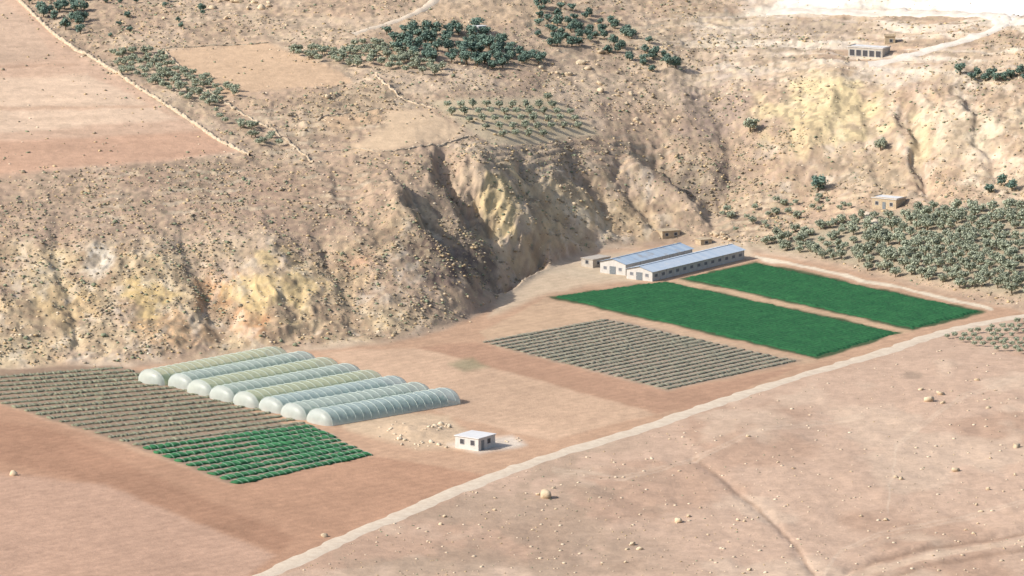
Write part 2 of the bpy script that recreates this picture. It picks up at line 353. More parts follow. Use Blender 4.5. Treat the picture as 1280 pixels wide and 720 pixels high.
for poly,per,am in TERR:
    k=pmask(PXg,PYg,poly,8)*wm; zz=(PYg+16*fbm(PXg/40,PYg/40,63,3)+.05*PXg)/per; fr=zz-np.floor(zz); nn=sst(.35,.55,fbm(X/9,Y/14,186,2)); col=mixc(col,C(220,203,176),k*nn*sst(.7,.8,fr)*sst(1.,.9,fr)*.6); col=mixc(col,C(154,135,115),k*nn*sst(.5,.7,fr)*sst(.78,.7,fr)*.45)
sc_=fbm(X/1.3,Y/1.9,187,2); big_=sst(.3,.6,fbm(X/16,Y/20,189,3))
col=mixc(col,C(147,134,114),sst(.52,.68,sc_)*wm*.6*big_); col=mixc(col,C(216,196,158),sst(.46,.3,sc_)*wm*.3)
qs=fbm(X/5,Z/2+X/20,175,4); qc=np.zeros_like(col)+C(250,248,243); qc=mixc(qc,C(226,214,196),sst(.48,.6,qs)*.8); col=mixc(col,qc,quar*.95)
spot(1250,8,80,17,(251,249,245),.95,160); spot(1000,12,120,9,(236,226,208),.75,161)
def pp(poly,c,soft=2.,k=1.):
    global col
    col=mixc(col,C(*c),pmask(qx,qy,poly,soft)*k)
pp(PLATEAU,(214,182,156),3)
pp([(-500,88),(0,96),(110,94),(165,118),(225,150),(120,156),(0,166),(-500,170)],(226,199,172),3,.85)
pp([(-500,185),(0,178),(150,170),(250,165),(290,190),(200,203),(0,220),(-500,226)],(206,167,140),4,.8)
pp([(-500,-250),(-20,-20),(40,30),(70,70),(0,78),(-500,80)],(212,185,160),4,.6)
pp([(-500,128),(0,132),(190,130),(196,134),(0,137),(-500,133)],(196,162,136),1.5,.6); pp([(-500,74),(0,80),(96,78),(100,82),(0,85),(-500,79)],(194,162,137),1.5,.6)
pp(FIELD2,(212,182,151),3); pp(FIELD3,(216,190,159),3); pp(ORCH,(212,193,162),4); pp(GROVE,(182,168,144),6)
pp([(380,128),(470,102),(505,122),(470,140),(400,150)],(168,150,127),3,.6); pp([(395,150),(470,138),(480,150),(420,168)],(198,170,139),2,.7)
pp([(545,5),(600,0),(700,0),(660,25),(500,40),(480,25)],(198,172,143),5,.6)
pp([(630,360),(645,340),(735,328),(790,348),(688,366),(655,378),(610,396)],(216,193,165),6)
pp([(650,340),(735,318),(930,300),(945,322),(790,352)],(212,193,167),5,.8)
pp([(400,440),(525,434),(822,516),(690,552),(560,520)],(211,179,151),2.2)
pp([(520,434),(590,428),(836,489),(1000,458),(880,510),(822,516)],(190,153,127),2.2)
pp([(560,455),(590,447),(610,458),(580,463)],(150,146,116),4,.7)
pp([(600,415),(684,372),(1022,452),(1000,456),(760,397),(608,426)],(204,174,145),2.2)
pp([(600,428),(760,398),(1000,452),(834,488)],(174,153,133),2)
pp([(832,352),(848,348),(1142,414),(1126,418)],(202,172,141),1.2)
pp([(685,371),(833,351),(1128,416),(1022,449)],(80,96,68),1.2); pp([(848,348),(945,327),(1235,390),(1140,413)],(80,96,68),1.2)
col=mixc(col,C(232,217,192),sst(2.8,1.2,pdist(qx,qy,[(945,322),(1060,346),(1160,367),(1240,386)])))
pp([(1160,420),(1300,396),(1300,450),(1230,442)],(172,155,134),3)
pp([(-200,505),(0,506),(290,606),(462,569),(560,585),(610,594),(330,722),(100,800),(-200,800)],(190,151,124),2.5)
pp([(-200,470),(150,456),(462,568),(290,605),(172,560),(0,504),(-200,500)],(164,141,120),2)
pp([(400,515),(480,512),(560,520),(590,545),(575,560),(520,562),(440,540)],(214,189,159),5,.9)
pp([(560,556),(600,568),(660,556),(640,544),(600,548)],(226,214,198),4,.8)
ly=qy-np.interp(qx,[p[0] for p in MAIN],[p[1] for p in MAIN]); fg=sst(-2,2,ly); fgm=fg*np.where(qx>225,1,0)
pp([(-200,600),(0,592),(130,605),(345,694),(250,760),(-200,800)],(200,166,143),5,.85)
pp([(-60,520),(60,535),(180,590),(370,672),(350,692),(130,606),(-60,560)],(172,133,108),5,.65)
col=mixc(col,C(207,178,155),fgm)
col=mixc(col,C(189,157,134),fgm*sst(.5,.64,fbm(X/26,Y/50,191,4))*.65); col=mixc(col,C(219,195,171),fgm*sst(.5,.64,fbm(X/16,Y/30,193,4))*.55)
col=mixc(col,C(176,154,133),fgm*sst(880,720,qx-(qy-600)*.3)*sst(.42,.62,fbm(X/9,Y/16,195,4))*.65)
col=mixc(col,C(164,138,118),sst(3.2,.6,pdist(qx,qy,[(868,572),(905,602),(945,632),(985,672),(1026,730)]))*.65)
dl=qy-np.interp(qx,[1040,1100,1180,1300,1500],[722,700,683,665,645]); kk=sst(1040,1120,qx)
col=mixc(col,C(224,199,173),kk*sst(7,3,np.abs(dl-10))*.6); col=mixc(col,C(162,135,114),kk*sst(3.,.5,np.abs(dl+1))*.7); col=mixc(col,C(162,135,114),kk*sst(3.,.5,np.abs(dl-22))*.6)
for tr_ in ([(1290,628),(1180,655),(1100,668),(1050,690),(1030,722)],[(690,590),(780,600),(870,575),(960,540),(1080,520)],[(1290,470),(1200,500),(1120,560),(1110,640)]):
    for o_ in (0,4): col=mixc(col,C(224,203,179),sst(1.8,.4,pdist(qx,qy+o_,tr_))*.35)
col=mixc(col,C(154,137,120),sst(18,6,np.hypot((qx-1140),(qy-470)*2.4))*.5)
e1=(Pf(462,568)-Pf(292,604)); e1/=np.linalg.norm(e1); across=X*(-e1[1])+Y*e1[0]
till=fl*(1-fgm)
col=col*(1+ (till*.04*np.sin(across*2.2+2*fbm(X/10,Y/10,201,2)))[...,None])
pl=pmask(PXg,PYg,PLATEAU,4); col=col*(1+(pl*.14*(fbm(X/30+Y/18,Y/5-X/20,203,3)-.5)*2)[...,None])
col=col*(1+(.28*(n4-.5)+.26*(n1-.5)*till)[...,None])
col=col*(1+.12*(n3-.5)[...,None])
ny,nx=PXg.shape; idx=np.arange(ny*nx).reshape(ny,nx)
Fq=np.stack([idx[:-1,:-1],idx[:-1,1:],idx[1:,1:],idx[1:,:-1]],-1).reshape(-1,4)
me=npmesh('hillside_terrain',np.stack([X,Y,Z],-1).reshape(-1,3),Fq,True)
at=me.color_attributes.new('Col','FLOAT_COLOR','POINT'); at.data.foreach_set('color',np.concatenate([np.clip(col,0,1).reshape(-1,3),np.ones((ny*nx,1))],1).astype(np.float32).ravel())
m,n,b=newmat('dry_ground'); N=n.nodes;L=n.links; b.inputs['Roughness'].default_value=.95; b.inputs['Specular IOR Level'].default_value=.1
ca=N.new('ShaderNodeVertexColor'); ca.layer_name='Col'; tc=N.new('ShaderNodeTexCoord')
z1=N.new('ShaderNodeTexNoise'); z1.inputs['Scale'].default_value=.55; z1.inputs['Detail'].default_value=9; z1.inputs['Roughness'].default_value=.75; L.new(tc.outputs['Object'],z1.inputs['Vector'])
mr=N.new('ShaderNodeMapRange'); mr.inputs[1].default_value=.3; mr.inputs[2].default_value=.7; mr.inputs[3].default_value=.86; mr.inputs[4].default_value=1.13; L.new(z1.outputs['Fac'],mr.inputs[0])
hs=N.new('ShaderNodeHueSaturation'); L.new(mr.outputs[0],hs.inputs['Value']); L.new(ca.outputs['Color'],hs.inputs['Color']); L.new(hs.outputs[0],b.inputs['Base Color'])
z2=N.new('ShaderNodeTexNoise'); z2.inputs['Scale'].default_value=1.1; z2.inputs['Detail'].default_value=6; z2.inputs['Roughness'].default_value=.65; L.new(tc.outputs['Object'],z2.inputs['Vector'])
bp=N.new('ShaderNodeBump'); bp.inputs['Distance'].default_value=.2; bp.inputs['Strength'].default_value=.7; L.new(z2.outputs['Fac'],bp.inputs['Height']); L.new(bp.outputs[0],b.inputs['Normal'])
link('hillside_terrain',me,m,kind='structure')
# ---------------------------------------------------------------- roads
def resample(pts,step=1.2):
    W=[]
    P_=[np.array(p,float) for p in pts]
    for i in range(len(P_)-1):
        a=P_[max(i-1,0)];b_=P_[i];c=P_[i+1];d=P_[min(i+2,len(P_)-1)]
        for k in range(12):
            t=k/12; W.append(.5*((2*b_)+(-a+c)*t+(2*a-5*b_+4*c-d)*t*t+(-a+3*b_-3*c+d)*t**3))
    W.append(P_[-1]); W=np.array(W); x,y,z=surf(W[:,0],W[:,1]); Q=np.stack([x,y],1)
    s=np.concatenate([[0],np.cumsum(np.hypot(*np.diff(Q,axis=0).T))]); n=max(int(s[-1]/step),4); t=np.linspace(0,s[-1],n)
    return np.stack([np.interp(t,s,Q[:,0]),np.interp(t,s,Q[:,1])],1)
def ribbon(name,pts,w,m,lift=.07,nc=5,kind='structure',jit=.3,**kw):
    Q=resample(pts); T=np.gradient(Q,axis=0); T/=np.linalg.norm(T,axis=1)[:,None]; Nn=np.stack([-T[:,1],T[:,0]],1); V=[]
    for i in range(len(Q)):
        wl=w/2*(1+jit*(vn(i*.35,3.3,5)-.5)+jit*(vn(i*.08,1.3,6)-.5)); wr=w/2*(1+jit*(vn(i*.35,9.3,7)-.5))
        for k in range(nc):
            u=k/(nc-1); o=-wl+(wl+wr)*u; p=Q[i]+Nn[i]*o; e=lift if 0<k<nc-1 else -.02
            V.append((p[0],p[1],ground(p[0],p[1])+e))
    n=len(Q); F=[(i*nc+k,i*nc+k+1,(i+1)*nc+k+1,(i+1)*nc+k) for i in range(n-1) for k in range(nc-1)]
    return link(name,npmesh(name,V,F,True),m,kind=kind,**kw)
ribbon('dirt_road',MAIN,4.6,M['track'],.08,jit=.5)
ribbon('hill_road',[(1085,82),(1110,77),(1135,70),(1170,60),(1205,50),(1236,40),(1254,31),(1246,22),(1215,18),(1150,17),(1090,17),(1030,16),(960,14)],4.6,M['whitetrack'],.35,9)
ribbon('hill_road',[(1254,31),(1280,29),(1340,30)],4.6,M['whitetrack'],.35,7)
ribbon('grove_track',[(1080,268),(1090,276),(1092,288),(1098,300)],3.2,M['track'],.25)
ribbon('upper_track',[(440,42),(500,22),(530,8),(560,-12)],2.8,M['track'],.25)
# ---------------------------------------------------------------- stone walls
def stonewall(pts,h,w,label,cat='stone wall'):
    Q=resample(pts,.6); T=np.gradient(Q,axis=0); T/=np.linalg.norm(T,axis=1)[:,None]; Nn=np.stack([-T[:,1],T[:,0]],1); V=[]
    for i in range(len(Q)):
        hh=h*(.2+1.1*random.random()); z=ground(*Q[i])
        for o,e in ((-w/2,-.1),(-w/2*.9,hh*.8),(0,hh),(w/2*.9,hh*.8),(w/2,-.1)):
            j=random.uniform(-.2,.2); p=Q[i]+Nn[i]*(o+j); V.append((p[0],p[1],z+e))
    F=[(i*5+k,i*5+k+1,(i+1)*5+k+1,(i+1)*5+k) for i in range(len(Q)-1) for k in range(4)]
    link('dry_stone_wall',npmesh('dry_stone_wall',V,F),M['wallstone'],label=label,category=cat,group='dry stone walls edging hillside fields')
stonewall([(12,-12),(60,34),(90,56),(140,88),(190,120),(240,152),(270,175),(312,196)],.8,.9,'long pale stone wall edging the pink upper left field')
stonewall([(205,60),(250,105),(300,140),(350,170),(392,205)],.45,.6,'thin stone wall running down beside the left olive strip')
stonewall([(200,58),(270,54),(335,50)],.4,.6,'low stone wall along the far edge of the tan field')
stonewall([(400,190),(440,185),(490,187),(585,168)],.4,.6,'low stone wall below the small tan field left of the orchard')
stonewall([(470,96),(500,122),(545,136)],.4,.6,'short stone terrace wall left of the small orchard')
stonewall([(395,150),(430,142),(475,137)],.4,.6,'short stone terrace wall on the slope below the tan field')
# ---------------------------------------------------------------- buildings
def frame(A,B):
    d=B-A; return math.atan2(d[1],d[0]),math.hypot(d[0],d[1])
def window(t,side,u,z,w,h,Ldep,mt='glass',nm='window'):
    fr=MB(); g=MB(); b_=.08
    def bx(mb,a0,a1,z0,z1,d0,d1):
        if side=='f': mb.box(a0,a1,-d1,-d0,z0,z1)
        else: mb.box(-d1,-d0,a0,a1,z0,z1)
    bx(g,u-w/2,u+w/2,z,z+h,-.02,.03)
    bx(fr,u-w/2-b_,u-w/2,z-b_,z+h+b_,-.02,.07); bx(fr,u+w/2,u+w/2+b_,z-b_,z+h+b_,-.02,.07); bx(fr,u-w/2,u+w/2,z+h,z+h+b_,-.02,.07); bx(fr,u-w/2,u+w/2,z-b_,z,-.02,.10)
    o=g.obj(nm,M[mt],t); fr.obj('frame',M['frame'],o); return o
def shed(A,B,dep,hw,hr,roofm,label,nw,wallm='plaster'):
    rz,Ln=frame(A,B); t=empty('livestock_shed',tuple(A),rz,label=label,category='shed',group='long farm sheds behind the green field')
    w=MB(); w.box(0,Ln,0,dep,-.6,hw); w.poly([(0,0,hw),(0,dep,hw),(0,dep/2,hw+hr)]); w.poly([(Ln,0,hw),(Ln,dep/2,hw+hr),(Ln,dep,hw)])
    for i in range(nw+1):
        x=.0+i*(Ln-.3)/nw; w.box(x+.02,x+.28,-.10,-.005,-.3,hw-.15)
    w.obj('wall',M[wallm],t)
    r=MB(); n=int(Ln/.45); oh=.5
    for s in (0,1):
        b0=len(r.v)
        for i in range(n+1):
            x=-.4+i*(Ln+.8)/n; dz=.04*(i%2)
            ye=-oh if s==0 else dep+oh; ze=hw-hr*oh/(dep/2)
            r.v+=[(x,ye,ze+.1+dz),(x,dep/2,hw+hr+.12+dz)]
        for i in range(n):
            q=(b0+2*i,b0+2*i+2,b0+2*i+3,b0+2*i+1); r.f.append(q if s==0 else q[::-1])
    ro=r.obj('roof',M[roofm],t)
    MB().box(-.45,Ln+.45,dep/2-.15,dep/2+.15,hw+hr+.15,hw+hr+.22).obj('ridge_cap',M[roofm],ro)
    for i in range(nw):
        x=.2+(i+.5)*(Ln-.4)/nw; window(t,'f',x,1.0,(Ln/nw)*.4,.7,0,'shutter')
    o=MB().box(-.08,-.01,dep*.38,dep*.62,0,2.0).obj('door',M['door'],t); MB().box(-.13,-.09,dep*.58,dep*.60,1,1.2).obj('handle',M['frame'],o)
    window(t,'l',dep*.2,1.1,.9,.7,0,'shutter'); window(t,'l',dep*.8,1.1,.9,.7,0,'shutter')
    return t
A=Pf(815,352);B=Pf(930,324)
shed(A,B,7.8,2.5,.95,'roofA','long front shed with pale blue metal roof beside the green field',13)
u=(B-A)/np.linalg.norm(B-A); v=np.array([-u[1],u[0],0])
A2=A+v*10.6+u*3.5; B2=A2+u*np.linalg.norm(B-A)*.72
shed(A2,B2,7.8,2.9,1.0,'roofB','shorter rear shed with worn blue metal roof behind the front shed',9)
def flat(name,A,B,dep,h,label,wm,wins=(),door=None,lwins=(),cat='building',par=True,sm='slab'):
    rz,Ln=frame(A,B); t=empty(name,tuple(A),rz,label=label,category=cat)
    MB().box(0,Ln,0,dep,-1.2,h).obj('wall',M[wm],t)
    ro=MB().box(-.2,Ln+.2,-.2,dep+.2,h+.003,h+.16).obj('roof',M[sm],t)
    if par: p=MB(); p.box(-.2,Ln+.2,-.2,-.08,h+.163,h+.35); p.box(-.2,-.08,-.08,dep+.2,h+.163,h+.35); p.box(Ln+.08,Ln+.2,-.08,dep+.2,h+.163,h+.35); p.box(-.08,Ln+.08,dep+.08,dep+.2,h+.163,h+.35); p.obj('parapet',M[wm],ro)
    for (u,z,w,hh) in wins: window(t,'f',u*Ln,z,w,hh,0)
    for (u,z,w,hh) in lwins: window(t,'l',u*dep,z,w,hh,0)
    if door:
        d=MB().box(door*Ln-.5,door*Ln+.5,-.07,-.01,0,2.1).obj('door',M['door'],t); MB().box(door*Ln+.32,door*Ln+.42,-.12,-.08,1,1.12).obj('handle',M['frame'],d)
    return t
A=Pf(598,564);B=Pf(619,558)
flat('field_house',A,B,6.0,2.6,'small flat-roofed white house with dark windows beside the dirt road','plaster',wins=((.62,1.1,1.1,1.0),),door=.25,lwins=((.25,1.1,1.0,1.0),(.7,1.1,1.0,1.0)),cat='house',par=False)
def bld(name,p0,p1,*a,**k):
    A=P(*p0);B=P(*p1); zz=min(A[2],B[2]); A[2]=B[2]=zz; return flat(name,A,B,*a,**k)
bld('shed_annex',(741,335),(763,331),4.0,2.1,'small grey annex hut left of the rear shed','concrete',wins=((.3,.7,.9,.9),(.7,.7,.9,.9)),lwins=((.5,.9,1,.9),),cat='hut',par=False,sm='concrete')
bld('concrete_building',(1060,71),(1103,72),5,2.9,'long low concrete building with dark bays beside the hill road','concrete',wins=((.12,.5,1.5,1.7),(.31,.5,1.5,1.7),(.5,.5,1.5,1.7),(.69,.5,1.5,1.7),(.88,.5,1.5,1.7)))
bld('stone_hut',(1106,56),(1119,54),3,2.4,'small square stone hut just above the long concrete building','block',wins=((.6,.8,.8,.8),),cat='hut',sm='block')
bld('stone_house',(1090,261),(1120,262),5,3.0,'tan stone house standing above the olive grove','block',wins=((.2,1.2,.9,.9),(.8,1.2,.9,.9)),door=.5,cat='house')
bld('white_hut',(598,43),(608,42),2.5,2.2,'tiny white hut among the dark trees at the top','plaster',wins=((.5,.8,.8,.8),),cat='hut',par=False)
bld('stone_farmhouse',(828,299),(850,294),4,2.0,'old stone farm building on the bank behind the sheds','block',wins=((.25,.8,.8,.7),(.75,.8,.8,.7)),cat='building',sm='block',par=False)
bld('ruined_hut',(876,307),(890,304),3,1.4,'low ruined stone hut behind the right end of the sheds','block',wins=((.5,.4,.9,.7),),cat='hut',sm='block',par=False)
# ---------------------------------------------------------------- greenhouse tunnels
ORD=['first','second','third','fourth','fifth','sixth','seventh','eighth','ninth','tenth','eleventh','twelfth','thirteenth','fourteenth','fifteenth','sixteenth','seventeenth','eighteenth','nineteenth','twentieth','twenty-first','twenty-second','twenty-third','twenty-fourth','twenty-fifth','twenty-sixth','twenty-seventh','twenty-eighth','twenty-ninth','thirtieth']
La=Pf(194,478);Lb=Pf(400,529);Ra=Pf(348,449);Rb=Pf(558,502)
NT=8
PIT=np.linalg.norm(Lb-La)/(NT-1)
for i in range(NT):
    s=i/(NT-1); A=La+(Lb-La)*s; B=Ra+(Rb-Ra)*s; rz,Ln=frame(A,B); hw=PIT*.495;h=3.15
    A=A+(B-A)*random.uniform(-.03,.03); Ln*=random.uniform(.98,1.03)
    t=empty('greenhouse_tunnel',tuple(A),rz,label='long arched plastic greenhouse tunnel, %s of eight counting from the cliff side'%ORD[i],category='greenhouse',group='plastic greenhouse tunnels in a row')
    nseg=14; nl=int(Ln/.55); V=[]
    def arc(a,k=1.0): return (hw*math.cos(a)*k, h*(math.sin(a)**.8)*k)
    for j in range(nl+1):
        x=Ln*j/nl; sag=1-.025*abs(math.sin(math.pi*x/2.2*1.0))-.015*random.random()
        for q in range(nseg+1):
            yy,zz=arc(math.pi*q/nseg,sag); V.append((x,yy,max(zz,0)))
    Fc=[(j*(nseg+1)+q,(j+1)*(nseg+1)+q,(j+1)*(nseg+1)+q+1,j*(nseg+1)+q+1) for j in range(nl) for q in range(nseg)]
    fm=M['film'][[1,0,1,0,1,2,0,2][i]]
    link('cover',npmesh('cover',V,Fc,True),fm,t)
    for sg in (-1,1):
        xe=0 if sg<0 else Ln; V=[];rings=((0,.985),(.5,.93),(.95,.78),(1.25,.55),(1.4,.25),(1.43,.02))
        for dx,k in rings:
            for q in range(nseg+1):
                yy,zz=arc(math.pi*q/nseg,k*(1-.012*random.random())); V.append((xe+sg*dx,yy,zz))
        Fe=[(j*(nseg+1)+q,(j+1)*(nseg+1)+q,(j+1)*(nseg+1)+q+1,j*(nseg+1)+q+1) for j in range(5) for q in range(nseg)]
        link('end_wall',npmesh('end_wall',V,Fe,True),M['filmend'],t)
    nr=int(Ln/2.2)
    for j in range(nr+1):
        x=j*2.2; MB().tube([(x,)+arc(math.pi*q/10,1.0) for q in range(11)],.06,n=4).obj('hoop_rib',M['rib'],t)
    pos=[];sc=[]
    for yy in (-1.9,-.6,.7,2.0):
        for x in np.arange(1,Ln-1,.8): pos.append((x,yy+random.uniform(-.1,.1),.45)); sc.append((.45,.38,.6+.6*(i%2)))
    V,Fb=blobs(np.array(pos),np.array(sc),.4,I1,seed=i)
    bo=link('crop_bed',npmesh('crop_bed',V,Fb),M['rowgreen'],label='bed of green plants growing inside greenhouse tunnel, %s from the cliff side'%ORD[i],category='crop bed',kind='stuff'); bo.location=t.location; bo.rotation_euler=t.rotation_euler
# ---------------------------------------------------------------- crop rows
def croprow(A,B,w,h,m,label,group,seed,hoops=False,step=.42,hm='hoop',hr=.035,jag=.3,patch=.8):
    rz,Ln=frame(A,B); t=empty('crop_row',tuple(A),rz,label=label,category='crop row',group=group); r=np.random.default_rng(seed)
    x=np.arange(0,Ln,step); n=len(x); k=1-patch/2+patch*fbm(x/2.6,np.full(n,seed*1.7),3,3); k=np.maximum(k*(.7+.6*fbm(x/9+seed*.03,np.full(n,seed*.35),9,2)),.35)
    pos=np.stack([x+r.normal(0,.06,n),r.normal(0,.09,n),np.full(n,h*.25)],1); sc=np.stack([np.full(n,step*1.4),w/2*k*(.8+.4*r.random(n)),h*.8*k*(.7+.6*r.random(n))],1)
    V,Fb=blobs(pos,sc,jag,I1,seed=seed,rot=False); link('plants',npmesh('plants',V,Fb),M[m],t)
    if hoops:
        mb=MB(); xx=.4
        while xx<Ln:
            mb.tube([(xx,w*.55*math.cos(math.pi*q/6),(h+.25)*math.sin(math.pi*q/6)) for q in range(7)],hr,n=3); xx+=1.8
        mb.obj('hoop_frame',M[hm],t)
    return t
def lerpc(pts,s): return pts[0][1]+(pts[1][1]-pts[0][1])*s
Rg=[(0,Pf(460,568)),(1,Pf(388,533))]; Lg=[(0,Pf(294,604)),(1,Pf(182,561))]
for i in range(9):
    s=i/8; croprow(lerpc(Lg,s),lerpc(Rg,s),3.2,.42,'rowgreen','leafy green hooped crop row, %s counting back from the front edge of its plot'%ORD[i],'green hooped crop rows in the left plot',100+i,True)
Rg=[(0,Pf(379,529)),(1,Pf(152,460))]; Lg=[(0,Pf(168,556)),(1,Pf(-80,478))]
for i in range(18):
    s=i/17; croprow(lerpc(Lg,s),lerpc(Rg,s),2.3,.28,'rowdry','dry grey crop row, %s counting back from the green hooped rows'%ORD[i],'dry grey crop rows in the left plot',200+i,True,hr=.02)
Lg=[(0,Pf(832,486)),(1,Pf(606,428))]; Rg=[(0,Pf(992,451)),(1,Pf(758,400))]
for i in range(24):
    s=i/23; croprow(lerpc(Lg,s),lerpc(Rg,s),1.9,.26,'rowgrey','grey-green crop row in the middle plot, %s counting back from its front edge'%ORD[i],'grey-green crop rows in the middle plot',300+i,True,hr=.02)
# ---------------------------------------------------------------- solid green fields
def cropfield(q,label,seed):
    a,b_,c,d=[Pf(*p) for p in q]; nu,nv_=230,330
    U,Vv=np.meshgrid(np.linspace(0,1,nu),np.linspace(0,1,nv_))
    W=(a[None,None]*(1-U[...,None])+b_*U[...,None])*(1-Vv[...,None])+(d*(1-U[...,None])+c*U[...,None])*Vv[...,None]
    x,y=W[...,0],W[...,1]; Lu=np.linalg.norm(b_-a); edge=np.minimum(np.minimum(U,1-U)*Lu,np.minimum(Vv,1-Vv)*np.linalg.norm(d-a))
    rows=.5+.5*np.sin(U*Lu*2*math.pi/1.6+.6*fbm(x/12,y/12,seed,2))
    z=.26+.14*rows+.16*(vn(x*1.8,y*1.8,seed+1)-.5)+.26*(fbm(x/10,y/10,seed+2,4)-.5)
    z=z*sst(0,1.2,edge-1.9*fbm(x/2,y/2,seed+3,2)); z=np.where(edge<.2,-.15,z-.03)
    idx=np.arange(nu*nv_).reshape(nv_,nu); Fq=np.stack([idx[:-1,:-1],idx[:-1,1:],idx[1:,1:],idx[1:,:-1]],-1).reshape(-1,4)
    link('green_crop_field',npmesh('green_crop_field',np.stack([x,y,z],-1).reshape(-1,3),Fq),M['crop'],kind='stuff',label=label,category='crop field')
cropfield([(686,371),(833,351),(1127,416),(1021,448)],'dense dark green crop in the nearer plot before the sheds',401)
cropfield([(849,348),(945,328),(1233,390),(1141,412)],'dense dark green crop in the farther plot beside the olive grove',411)
# ---------------------------------------------------------------- trees
def crown_mesh(name,seed,w=1.0,h=.8,clumps=16,leaves=34,z0=.75,m='olive'):
    r=np.random.default_rng(seed); V=[];Fq=[]
    cs=[]
    for k in range(clumps):
        v=r.normal(size=3); v/=np.linalg.norm(v); rad=r.uniform(.35,.8); c=v*rad*np.array([w/2,w/2,h/2]); c[2]+=z0; cs.append((c,r.uniform(.14,.25)*w))
    for c,cr in cs:
        for j in range(leaves):
            v=r.normal(size=3); v/=np.linalg.norm(v); p=c+v*cr*r.uniform(.5,1.05)*np.array([1,1,.85]); nrm=v+r.normal(0,.5,3); nrm/=np.linalg.norm(nrm)
            a=np.cross(nrm,r.normal(size=3)); a/=np.linalg.norm(a); b_=np.cross(nrm,a); s=r.uniform(.045,.085)*w
            i=len(V); V+=[p-a*s,p-b_*s*.7,p+a*s,p+b_*s*.7]; Fq.append((i,i+1,i+2,i+3))
    me=npmesh(name,V,Fq); me.materials.append(M[m]); return me
def trunk_mesh(name,seed,hh=.7):
    r=random.Random(seed); mb=MB(); mb.tube([(0,0,-.12),(.01,0,.1),(.02,.01,.3)],.055,.04,6)
    for k in range(4):
        a=k*1.6+r.random(); mb.tube([(.02,.01,.27),(.12*math.cos(a),.12*math.sin(a),.45),(.26*math.cos(a),.26*math.sin(a),hh)],.028,.01,5)
    me=mb.mesh(name); me.materials.append(M['bark']); return me
OV=[(crown_mesh('crown',500+i,1.0,.68+.08*(i%3),17,34,.56,'olive'),trunk_mesh('trunk',i)) for i in range(5)]
DV=[(crown_mesh('crown',600+i,1.0,.8,18,38,.58,'dark'),trunk_mesh('trunk',20+i)) for i in range(4)]
def gridpts(poly,dx,dy,jit=.35,prob=1.0,skew=0.0,stag=.5):
    xs=[p[0] for p in poly]; ys=[p[1] for p in poly]; out=[]; row=0; y=min(ys)
    while y<max(ys):
        x=min(xs)+(row%2)*dx*stag-skew*60
        while x<max(xs)+20:
            out.append((x+random.uniform(-jit,jit)*dx+skew*(y-min(ys)),y+random.uniform(-jit,jit)*dy)); x+=dx
        y+=dy; row+=1
    a=np.array(out); k=pmask(a[:,0],a[:,1],poly,.5)>.5; a=a[k]; return [tuple(p) for p in a if random.random()<prob]
TREES=[]
def addt(pts,lo,hi,kind,label,grp):
    if not pts: return
    a=np.array(pts); x,y,z=surf(a[:,0],a[:,1])
    for i in range(len(a)):
        s=random.uniform(lo,hi); TREES.append((s/y[i],x[i],y[i],z[i],s,kind,label,grp))
addt(gridpts([(1076,278),(1150,266),(1300,260),(1300,376),(1240,370),(1130,350),(1066,334)],15.5,7.8,.26,.98),2.9,4.0,'olive','grey-green olive tree in the dense grove right of the green field','olive trees in the grove right of the green field')
addt(gridpts([(938,306),(980,288),(1040,280),(1077,274),(1066,334),(1000,320)],14,7.2,.4,.92),2.3,3.4,'olive','small olive tree at the thin left end of the grove','olive trees at the thin end of the grove')
addt(gridpts([(900,255),(1040,246),(1075,268),(980,290),(905,290)],18,10,.45,.6),1.5,2.7,'olive','small round olive tree on the terraces above the green field','olive trees on the terraces above the green field')
addt(gridpts([(540,132),(688,126),(744,164),(622,176)],16.5,8.6,.06,.98,.6,0),2.4,2.9,'olive','small olive tree in the planted orchard on the upper slope','olive trees in the planted orchard on the upper slope')
addt(gridpts([(345,64),(470,50),(560,88),(545,95),(430,84)],10.5,6,.4,.95),2.2,3.2,'olive','olive tree in the strip above the tan field','olive trees in the strip above the tan field')
addt(gridpts([(135,66),(185,60),(300,118),(266,138),(150,94)],10,5.6,.4,.92),1.9,3.0,'olive','olive tree in the strip beside the pink upper left field','olive trees beside the pink upper left field')
addt(gridpts([(262,140),(310,148),(365,186),(320,186)],11,6.5,.4,.65),1.8,2.6,'olive','olive tree at the lower end of the stone wall strip','olive trees at the lower end of the stone wall')
addt(gridpts([(480,42),(600,36),(680,72),(650,90),(560,82),(490,64)],14.,7.0,.4,.95),2.8,4.4,'dark','dark evergreen tree in the belt around the tiny white hut','dark evergreen trees in the upper belt')
addt(gridpts([(670,8),(760,20),(800,50),(860,88),(840,102),(760,66),(670,60)],14,7.5,.45,.75),2.2,3.8,'dark','dark tree scattered on the rocky slope near the top','dark trees on the rocky slope near the top')
addt(gridpts([(20,-8),(105,-8),(112,42),(80,44)],13,7.5,.4,.8),2.6,4.0,'dark','dark evergreen tree at the top left corner','dark evergreen trees at the top left corner')
addt(gridpts([(120,-5),(250,-5),(270,30),(130,50)],22,11,.45,.55),1.6,2.8,'dark','small dark tree right of the top left corner clump','small dark trees near the top left')
addt(gridpts([(1196,94),(1296,90),(1296,106),(1200,108)],15,6,.4,.9),2.6,3.8,'dark','dark tree in the short row below the hill road','dark trees below the hill road')
addt([(1023,238)],5.0,5.1,'dark','lone round dark green tree left of the tan stone house','lone trees')
addt([(1101,187)],4.0,4.1,'olive','lone round olive bush on the yellow right hill','lone trees')
addt([(938,163)],5.4,5.5,'olive','large brownish round bush left of the yellow hill','lone trees')
addt([(1265,243),(1252,236),(1236,246)],3,4,'dark','dark tree on the slope above the right edge of the grove','dark trees above the grove')
